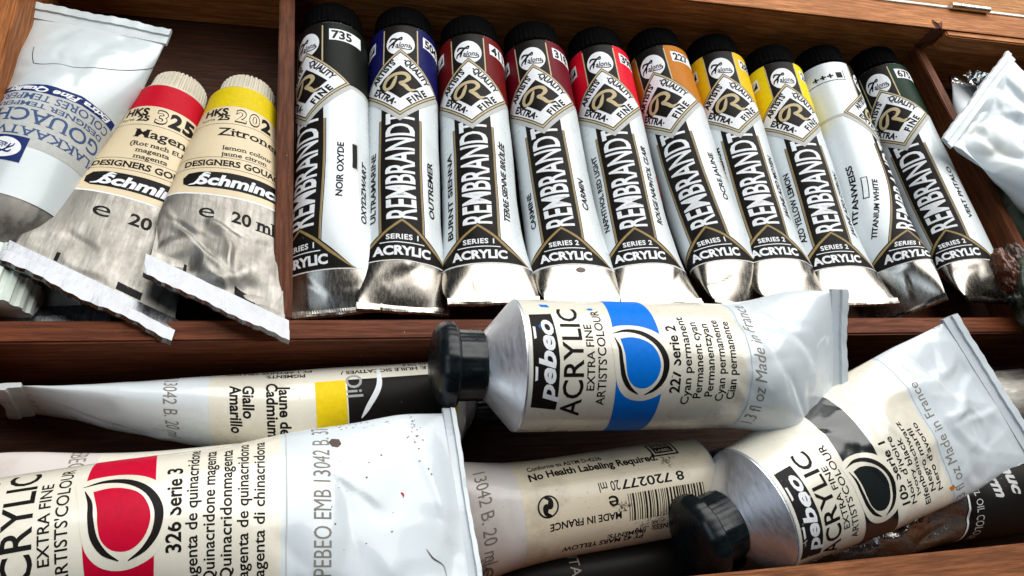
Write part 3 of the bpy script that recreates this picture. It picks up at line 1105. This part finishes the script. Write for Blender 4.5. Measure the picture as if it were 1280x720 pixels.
def oil_tube(name, label, A, E0, E1, r, roll, items, body, seed, cap_k=0.62, metal_from=None, cap=True, cl=5.0, cat='paint tube', crimp_mat=None, cap_mat='black_plastic', group=None, **kw):
    ctrl = kw.pop('ctrl', None)
    K = make_skin(A, E0, E1, r, roll=roll, seed=seed, ctrl=ctrl, **kw)
    B = (np.array(E0, float) + np.array(E1)) / 2
    t = thing(name, (A[0] * MM, A[1] * MM, K.P[..., 2].min() * MM), math.atan2(B[1] - A[1], B[0] - A[0]), label, cat, group)
    if metal_from:
        w = round(metal_from / K.L * K.ns) / K.ns
        skin_mesh(K, 'printed_sleeve', body, t, 0, w)
        skin_mesh(K, 'metal_end', crimp_mat, t, w, 1)
    else:
        skin_mesh(K, 'tube_body', body, t)
    if items:
        overlay(K, 'label_print', items, t, smax=K.L - 1)
    crimp_part(K, t, crimp_mat or body, cl, 1.3, seed=seed)
    c1 = (np.array(A, float) + B) / 2 if ctrl is None else np.array(ctrl, float)
    ax = unit(np.array(A, float) - c1)
    if cap:
        lathe('shoulder', [(-.2, r - .1), (.5, r - .2), (1, r - .8), (5, r * .5), (6.5, r * .45)], A, ax, t, 'shoulder_metal', closed=False)
        lathe('cap', [(5.2, r * .4), (5.3, r * .62), (12, r * .66), (14, r * .6), (14.6, r * .3)], A, ax, t, cap_mat, n=120, ribs=30, ribamp=.25, ribfrom=1, ribto=2)
    return K, t


r = 12.6
f_ = math.pi * r - .02
yl = [(rect(-f_, f_, -71, -0.3), 'cream', 0), (rect(-5, 17, -33.5, -5.5), 'black_ink', 1), (rect(-5, 17, -42.5, -33.9), 'yellow_ink', 1), (rect(-f_, f_, -6.5, -2), 'yellow_ink', 1),
      (stroke([(-9, -24, 1), (-2, -24.5, 1.6), (4, -28, 1.4), (7, -30, .3)]), 'white_ink', 2), (text('Oil', -3, -31.5, 4.5, None, 0, off=.01), 'grey_ink', 2),
      (text('Jaune de', -4.2, -50.9, 2.9, None, 0, off=.03, align='l'), 'black_ink', 1), (text('Cadmium', -5, -54.3, 2.9, None, 0, off=.03, align='l'), 'black_ink', 1), (text('Giallo', -4, -60.6, 2.9, None, 0, off=.03, align='l'), 'black_ink', 1), (text('Amarillo', -4, -64.0, 2.9, None, 0, off=.03, align='l'), 'black_ink', 1),
      (text('PIGMENTS:', -8.4, -50.5, 1.7, 11, -90, off=.03), 'black_ink', 1), (text('PY 1 ARYLIDE YELLOW', -11.0, -55, 1.6, 24, -90, off=.03), 'black_ink', 1),
      (text('VEHICLE: HUILE SICCATIVES /', -8.4, -18, 1.7, 34, -90, off=.03), 'black_ink', 1), (text('DRYING OILS', -11.0, -10, 1.6, 13, -90, off=.03), 'black_ink', 1), (text('LUMIÈRE / LIGHTFAST', -13.4, -16, 1.6, 26, -90, off=.03), 'black_ink', 1),
      (text('EMB 13042 B. 20 ml', 1, -81, 3.6, 34, 0), 'dull_text_ink', 1)]
# cap on the right, so the label's +x side faces the viewer: A at the right, crimp at the left
oil_tube('oil_tube', 'narrow cream tube with yellow band, lying along the divider, flat end at far left', (48.5, 90.0, -17.5), (-70.5, 84.4, -9.0), (-72.5, 84.8, -30.0), r, -88, yl, 'white_lacquer', 31, amp=0.25, rid=0.3, p=1.4, w0=0.38, cl=6, flaty=0.85, side0=(0, 0, -1), creases=(6, .5, 75, 110, 8))

r = 14.3
f_ = math.pi * r - .02
bars = []
bx_ = 0
rb = random.Random(3)
for q in range(30):
    wv = rb.choice([.25, .25, .4, .6])
    bars.append((rect(0.6, 8.4, -29.4 + bx_, -29.4 + bx_ + wv), 'black_ink', 1))
    bx_ += wv + rb.choice([.25, .35, .5])
ml = [(rect(-f_, f_, -60, -0.3), 'cream_dirty', 0),
      (text('Conforms to ASTM D-4236', -12.6, -44.6, 1.9, 23, 90, off=.025), 'black_ink', 1),
      (text('No Health Labeling Required.', -9.3, -36.6, 2.4, 40, 90, off=.035), 'black_ink', 1),
      (rect(-5.8, -5.6, -57, -8), 'kraft_cream', 1),
      (ellipse(0.2, -53.2, 3.1, 3.1), 'black_ink', 1), (ellipse(0.2, -53.2, 2.6, 2.6), 'cream_dirty', 2),
      (stroke([(-2.4, -53.8, .5), (-1.5, -52.4, 1.2), (0.2, -52.6, 1.7), (0.5, -53.6, .3)]), 'black_ink', 3), (stroke([(2.8, -52.6, .5), (1.9, -54.0, 1.2), (0.2, -53.8, 1.7), (-.1, -52.8, .3)]), 'black_ink', 3),
      (text('20 ml', -2.3, -34.2, 2.8, 6.4, -90, off=.01), 'black_ink', 1), (text('e', 2.6, -33.8, 4.2, 3.0, -90, off=.01), 'black_ink', 1),
      (text('MADE IN FRANCE', 6.1, -42.6, 2.0, 21.5, -90, off=.025), 'black_ink', 1),
      (text('8 720277', -2.2, -20.6, 2.6, 20, -90, off=.02), 'black_ink', 1),
      (text('FINENESS: .../10', 12.0, -20, 1.7, 15, -90, off=.03), 'black_ink', 1),
      (text('PY 42 MARS YELLOW', 14.6, -37, 1.9, 25, -90, off=.03), 'black_ink', 1), (text('PIGMENTS:', 12.6, -30, 1.5, 12, -90, off=.03), 'black_ink', 1),
      (rect(-16.4, -9.4, -17.5, -9.0), 'black_ink', 1), (rect(-15.8, -10.0, -16.9, -9.6), 'cream_dirty', 2), (rect(-15.2, -10.6, -16.3, -10.2), 'black_ink', 3),
      (text('HEALTH', -14.0, -13.2, 1.2, 5.2, 90, off=.02), 'cream_dirty', 4), (text('LABEL', -11.9, -13.2, 1.2, 5.0, 90, off=.02), 'cream_dirty', 4),
      (text('13042 B. 20 ml', -2.6, -69.8, 3.6, 27, 0), 'dull_text_ink', 1), (text('e', 14.6, -69.9, 5.2, 5.2, 0), 'dull_text_ink', 1), (text('/ 0.7 fl oz', 25.6, -69.8, 3.6, 15, 0), 'dull_text_ink', 1)] + bars
ml += smudge(11, -74, 1.4, 1.6, 170, 1, ln=1.6) + smudge(10, -21, .8, 3.0, 110, 2) + smudge(3.6, -31.5, .7, 1.4, 50, 3) + smudge(-7.5, -15, .8, 1.4, 40, 4) + smudge(0, -40, 12, 16, 60, 5, ln=.3)
oil_tube('oil_tube', 'stained beige tube with barcode and No Health Labeling Required, under two tubes', (121.0, 58.0, -13.0), (28.0, 67.0, -8.0), (30.5, 34.0, -22.0), r, 8, ml, 'pink_white', 41, amp=0.25, rid=0.2, p=2.4, w0=0.5)

r = 13.5
f_ = math.pi * r - .02
el = [(rect(-f_, f_, -55, -0.3), 'cream', 0), (text('PEBEO EMB 13042', -2, -60, 4.0, 32, 0), 'dull_text_ink', 1), (stroke([(5, -76, .2), (6.5, -79, .8), (7.6, -80, .3), (6.2, -83, .4)]), 'gold_ink', 1)]
oil_tube('oil_tube', 'grubby off-white tube, mostly hidden under the crimson banded tube at left', (8.0, 63.5, -11.0), (-80.0, 76.0, -9.0), (-84.5, 42.0, -12.0), r, -8, el, 'pink_white', 51, amp=0.5, rid=0.7, p=2.2, w0=0.4)

# black oil tube at the lower right, crumpled bare metal end to the left
r = 13.6
f_ = math.pi * r - .02
ol = [(text('GRAVEL OIL COLOUR', 4.0, -59.0, 2.9, 27, 0, off=.0), 'pale_grey_ink', 1), (text('warm', -5.0, -49.5, 4.2, 14, 0, shear=.25, off=.04), 'pale_grey_ink', 1), (text('sennuc', -8.0, -42.5, 4.2, 20, 0, shear=.25, off=.04), 'pale_grey_ink', 1), (rect(-f_, f_, -63.4, -62.8), 'white_ink', 1)]
oil_tube('oil_tube', 'black oil colour tube with crumpled brownish bare metal end, at the lower right', (268.0, 51.0, -10.5), (150.0, 54.0, -8.0), (147.0, 30.5, -16.0), r, 8, ol, 'black_ink', 61, amp=0.9, rid=1.8, p=1.5, w0=0.5, metal_from=63.5, nu=140, step=0.7, creases=(60, 1.3, 66, 116, 6), crimp_mat='brown_metal')
# dark tube under the barcode tube
dl = [(text('TITANIUM', 2, -40, 3, 20, 0), 'dull_text_ink', 1), (text('OIL COLOUR', -4, -62, 2.4, 20, 0), 'dull_text_ink', 1)]
oil_tube('oil_tube', 'dark tube barely showing between the barcode tube and the front wall', (118.0, 36.5, -17.5), (48.0, 39.0, -22.5), (48.0, 30.5, -22.0), 6.8, 0, dl, 'black_ink', 71, amp=0.2, rid=0.2, p=2.0, w0=0.6)
# dull grey tube beneath the slanting tube, at the right edge
oil_tube('metal_tube', 'dull grey paint tube in shadow at the right edge, under the slanting tube', (295.0, 82.0, -12.0), (212.0, 92.0, -11.0), (210.0, 62.0, -14.0), 12.5, 0, None, 'dull_metal', 81, amp=0.5, rid=0.8, p=2.0, w0=0.4)

# tube entering from the right with a black cap
K, t = oil_tube('paint_tube', 'tube coming in from the right edge, only its black cap in view', (283.0, 84.5, 1.0), (372.0, 70.0, 0.0), (372.0, 100.0, 4.0), 14.5, 0, None, 'cream', 83, amp=0.2, rid=0.3, p=2.0, w0=0.4, cap=False)
lathe('shoulder', [(-.2, 14.4), (.5, 14.3), (1, 13.8), (7, 8), (9, 7.6)], (283, 84.5, 1), (-1, .05, 0), t, 'shoulder_metal', closed=False)
lathe('cap', [(7, 6), (7.2, 10.2), (8, 11), (18, 11.6), (20.5, 11), (22.5, 9), (23.6, 6), (24, 1)], (283, 84.5, 1), (-1, .05, 0), t, 'black_plastic', n=96)

# ------------------------------------------------------------------ left compartment
r = 16.0
f_ = math.pi * r - .02
gl = []


def arc_band(x0, x1, y0, y1, sag, n=24):
    xs = np.linspace(x0, x1, n)
    up_ = [(x, y1 - sag * (x / 25) ** 2) for x in xs]
    lo_ = [(x, y0 - sag * (x / 25) ** 2) for x in xs[::-1]]
    return poly(up_ + lo_)


gl += [(rect(-f_, f_, -44.0, -23.5), 'pale_grey_ink', 1),
       (poly([(-16, -44.2), (-15, -45.6), (-6, -46.9), (4, -47.1), (14, -46.0), (19, -44.2)]), 'navy_ink', 2),
       (rect(-19, 20, -46.2, -43.6), 'navy_ink', 2),
       (text('Extra Fine Quality', 0, -44.9, 1.9, 33, 0, shear=.3, off=.03, serif=True), 'white_ink', 3),
       (text('COLORES TEMPERA', 0, -41.4, 2.6, 36, 0, off=.01, serif=True), 'navy_text_ink', 2),
       (text('DESIGNER TEMPERA', 0, -38.2, 1.7, 34, 0, off=.02, serif=True), 'navy_text_ink', 2),
       (text('GOUACHE', 0, -34.0, 4.6, 36, 0, off=.01, serif=True), 'navy_text_ink', 2),
       (text('PLAKKAATVERF', 0, -28.4, 3.0, 40, 0, off=.01, serif=True), 'navy_text_ink', 2),
       (rect(1.0, 13.0, -26.2, -17.6), 'navy_ink', 3), (ellipse(7, -21.9, 5.0, 3.5), 'white_ink', 4), (xf(script_word(), 7.1, -21.9, 3.6), 'navy_ink', 5),
       (text('Blanc', 12, -12.6, 2.2, None, 0, off=.03), 'navy_ink', 1), (text('White', 13.2, -9.2, 2.0, None, 0, off=.03), 'navy_ink', 1), (text('Blanco', 8.2, -9.2, 2.0, None, 0, off=.03, xs=.6), 'navy_ink', 1),
       (stroke([(-24, -84, .25), (-18, -77, .25), (-10, -71, .25), (0, -67, .25), (10, -65.2, .25), (14, -65.4, .25)]), 'black_ink', 1), (stroke([(14, -65.4, .25), (16.0, -69, .25), (17.6, -73.5, .25)]), 'black_ink', 1),
       (stroke([(-20, -1.5, .2), (-12, -3.6, .2), (0, -5.0, .2), (20, -4.5, .2)]), 'black_ink', 1)]
gl = [(T_ + np.array([0, 7.0 if m_2 != 'black_ink' else 14.0]), m_2, l_) for T_, m_2, l_ in gl]
K, t = oil_tube('gouache_tube', 'white gouache tube with upside down blue lettering, its flat end towards the back wall', (-80.0, 146.0, -7.5), (-43.5, 218.0, -3.0), (-85.0, 225.5, -3.5), 16.0, -14, gl, 'gouache_white', 91, amp=0.7, rid=0.5, p=2.0, w0=0.30, cap=False, cl=6.5, creases=(16, .6, 35, 85, 3))
ax = unit(np.array([-80, 146, -7.5.__float__()]) - np.array([-66, 238, -3.2]))
lathe('shoulder', [(-.2, 15.9), (.5, 15.8), (5, 14.8), (9, 13.2), (12, 10), (14, 9.4)], (-80, 146, -7.5), ax, t, 'dull_metal', closed=False, n=96)
lathe('cap', [(12.5, 8), (12.6, 12.0), (17, 12.1), (17.2, 13.6), (21, 13.7), (21.2, 15.2), (30, 15.4), (30.5, 12)], (-80, 146, -7.5), ax, t, 'mint_white_plastic', n=144, ribs=24, ribamp=.45, ribfrom=1, ribto=6)

# silver tube underneath
oil_tube('metal_tube', 'bare silver tube in the left corner, embossed flat end against the long divider', (-74.0, 176.0, -15.5), (-84.0, 116.8, -9.0), (-51.0, 118.0, -8.0), 9.5, 0, None, 'dull_metal', 97, amp=0.3, rid=0.5, p=1.6, w0=0.2, cl=6.5, crimp_mat='crimp_metal', cap=False)


def gouache_label(band, num0, num1, name, names, r):
    full = math.pi * r - .02
    it = [(rect(-full, full, -46.5, -6.5), 'kraft_cream', 0), (rect(-full, full, -9.8, -0.2), band, 1), (rect(-full, full, -47.0, -46.4), 'white_ink', 0)]
    it += [(text('HKS', -9.2, -12.4, 3.0, 7.6, 0, off=.04), 'black_ink', 2), (text('25', -6.5, -15.2, 2.1, 3.8, 0, off=.035), 'black_ink', 2), (text('Sorte', -11.4, -15.6, 1.2, 4.4, 0), 'black_ink', 2)]
    x = -1.2
    for ch in num0:
        it += [(text(ch, x, -13.9, 5.2, 3.6, 0, off=.05), 'black_ink', 2), (text(ch, x, -13.9, 4.7, 3.1, 0, off=.01), 'kraft_cream', 3)]
        x += 4.2
    for ch in num1:
        it.append((text(ch, x, -13.9, 5.2, 3.8, 0, off=.05), 'black_ink', 2))
        x += 4.3
    it += [(rect(-full, full, -17.9, -17.75), 'black_ink', 1), (rect(-full, full, -32.2, -32.05), 'black_ink', 1), (rect(-full, full, -36.6, -36.45), 'black_ink', 1)]
    it += [(text(name, -7.5, -21.4, 3.2, None, 0, off=.015, align='l', serif=True, xs=1.25), 'black_ink', 2)]
    for q, s in enumerate(names):
        it.append((text(s, -5.5 if q else -7.5, -25.6 - 2.5 * q, 1.6, None, 0, off=.015, align='l', serif=True, xs=1.2), 'black_ink', 2))
    it += [(text('DESIGNERS GOUACHE', 0.6, -34.4, 2.2, 33, 0, off=.03, serif=True), 'black_ink', 2)]
    it += [(poly([(-14, -38.6), (-15.4, -40.4), (-15, -43), (-13, -44.2), (22, -44.2), (22, -38.2), (-11, -38.2)]), 'black_ink', 2)]
    it += [(text('Schmincke', 3.0, -41.3, 3.6, 29, 0, shear=.2, off=.04), 'white_ink', 3), (stroke([(-13.4, -43.4, .3), (-11.6, -42.8, .8), (-10.3, -40.6, .9), (-9.2, -38.8, .7), (-7.6, -38.9, .3)]), 'white_ink', 3)]
    it += [(text('e', -7.5, -52.8, 5.6, 4.2, 0, off=.0), 'black_ink', 1), (text('20 ml', 5.4, -53.5, 3.6, 12.5, 0, off=.025, serif=True), 'black_ink', 1)]
    return it


GOU = 'small designer gouache tubes in the left compartment'
for (label, A, E0, E1, rr, roll, lab, seed, ctrl, am, ri) in (
    ('beige labelled gouache tube with red band, number 325, Magenta', (-40.5, 195.5, -11.5), (-75.0, 131.5, 3.0), (-32.0, 109.5, -1.5), 11.4, 14, gouache_label('magenta_cap_ink', '3', '25', 'Magenta', ['(Rot nach EURO', 'magenta', 'magenta'], 11.4), 101, (-48, 158, -9.5), .35, .5),
    ('beige labelled gouache tube with yellow band, number 202, Zitronengelb', (-17.5, 194.5, -9.5), (-40.0, 127.0, 4.5), (-2.2, 107.5, 2.0), 11.6, 14, gouache_label('lemon_cap_ink', '20', '2', 'Zitronengelb', ['', 'lemon colour', 'jaune citron'], 11.3), 107, (-22.0, 158, -5.0), .4, 1.2)):
    K = make_skin(A, E0, E1, rr, roll=roll, seed=seed, ctrl=ctrl, amp=am, rid=ri, p=1.3, w0=0.0, nu=130, step=0.7, creases=(9, .5, 52, 76, 5) if seed == 101 else (22, 1.1, 58, 80, 9))
    B = (np.array(E0) + np.array(E1)) / 2
    t = thing('gouache_tube', (A[0] * MM, A[1] * MM, FLOOR), math.atan2(B[1] - A[1], B[0] - A[0]), label, 'paint tube', GOU)
    skin_mesh(K, 'tube_body', 'dull_metal', t)
    lab = lab + [(rect(1.5, 7.0, -K.L + 1.2, -K.L + 3.6), 'black_ink', 1), (rect(-12, -11.2, -K.L + 1.0, -K.L + 3.8), 'black_ink', 1)]  # flat black patches paint in the shaded slots of the fold
    overlay(K, 'label_print', lab, t, smax=K.L - .6)
    crimp_part(K, t, 'crimp_metal', 7.5, 1.4, seed=seed)
    ax = unit(np.array(A) - np.array(ctrl))
    lathe('cap', [(-.2, rr - .1), (1.2, rr - .6), (2.0, rr - 2.4), (2.1, rr - 2.2), (9.5, rr - 2.8), (11, rr - 4), (11.3, 4)], A, ax, t, 'beige_plastic', n=180, ribs=36, ribamp=.3, ribfrom=3, ribto=5)

# ------------------------------------------------------------------ right compartment
K, t = oil_tube('paint_tube', 'large crumpled white tube with its folded end up against the right divider', (335.0, 128.0, 4.0), (301.0, 224.0, 22.0), (261.0, 185.0, 8.0), 19.0, 0, None, 'crumple_white', 113, amp=1.8, rid=1.8, p=1.6, w0=0.2, cl=5.0, nu=140, step=0.8, creases=(40, 1.8, 20, 100, 6), uneven=0.8)
K, t = oil_tube('foil_tube', 'small white tube with crinkled silver foil, behind the crumpled white tube', (296.0, 180.0, -14.0), (303.0, 241.0, -9.0), (328.0, 239.0, -9.0), 9.5, 0, [(text('No 1 M', -6.0, -38, 2.0, 8, 90, off=.03), 'black_ink', 1)], 'white_lacquer', 117, amp=.4, rid=.6, p=1.6, w0=.2, cap=False, metal_from=None, crimp_mat='foil')
kk = np.random.RandomState(5)
gx, gy = 15, 13
V = [(306 + 20 * i / gx, 222 + 20 * j / gy, -3 + kk.rand() * 4.2 - 0.012 * ((i - 7) ** 2 + (j - 6) ** 2) * 2) for i in range(gx + 1) for j in range(gy + 1)]
F = [(i * (gy + 1) + j, (i + 1) * (gy + 1) + j, (i + 1) * (gy + 1) + j + 1, i * (gy + 1) + j + 1) for i in range(gx) for j in range(gy)]
fo = link('crinkled_foil', mesh('crinkled_foil', loc(t, V), F, False), 'foil', t)
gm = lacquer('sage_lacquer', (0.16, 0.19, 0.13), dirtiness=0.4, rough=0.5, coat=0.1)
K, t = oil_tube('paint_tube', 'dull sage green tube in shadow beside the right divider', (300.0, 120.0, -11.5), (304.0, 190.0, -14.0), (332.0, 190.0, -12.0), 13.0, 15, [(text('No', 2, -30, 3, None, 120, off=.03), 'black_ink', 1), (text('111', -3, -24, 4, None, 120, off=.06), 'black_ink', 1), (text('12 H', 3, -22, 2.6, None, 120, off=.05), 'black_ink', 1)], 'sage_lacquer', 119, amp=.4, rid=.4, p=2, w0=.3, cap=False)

# paint crusted bottle at the right edge
t = thing('paint_bottle', (0.268, 0.118, 0.001), 0, 'murky dark bottle crusted with rusty brown dried paint, at the right edge', 'bottle')
bo = lathe('bottle_body', [(-13, 8), (-12.5, 12), (-6, 14), (4, 14.6), (12, 13.5), (17, 9), (18, 4)], (270.5, 113.0, 11.0), (0.12, 1.0, 0.15), t, 'murky_glass', n=96, rough=0.10, seed=3)
rs = np.random.RandomState(8)


def crust(name, cx, cy, cz, rx, ry, rz, mat, seed, parent):
    import bmesh
    bm = bmesh.new()
    bmesh.ops.create_icosphere(bm, subdivisions=5, radius=1)
    P = np.array([v.co[:] for v in bm.verts])
    d = 1 + 0.22 * wobble(P, 0.9, seed) + 0.14 * wobble(P, 2.3, seed + 1) + 0.07 * wobble(P, 6, seed + 2) + 0.04 * wobble(P, 13, seed + 3)
    P = P * d[:, None] * np.array([rx, ry, rz]) + np.array([cx, cy, cz])
    Pl = loc(parent, P)
    for v, q in zip(bm.verts, Pl):
        v.co = q
    me = bpy.data.meshes.new(name)
    bm.to_mesh(me)
    bm.free()
    me.polygons.foreach_set('use_smooth', [True] * len(me.polygons))
    return link(name, me, mat, parent)


crust('dried_paint', 256.6, 124.5, 8.5, 3.6, 8.5, 4.6, 'rust_paint', 3, t)
crust('dried_paint', 261.5, 122.0, 10.5, 4.5, 12.5, 6.0, 'dry_paint_dark', 9, t)
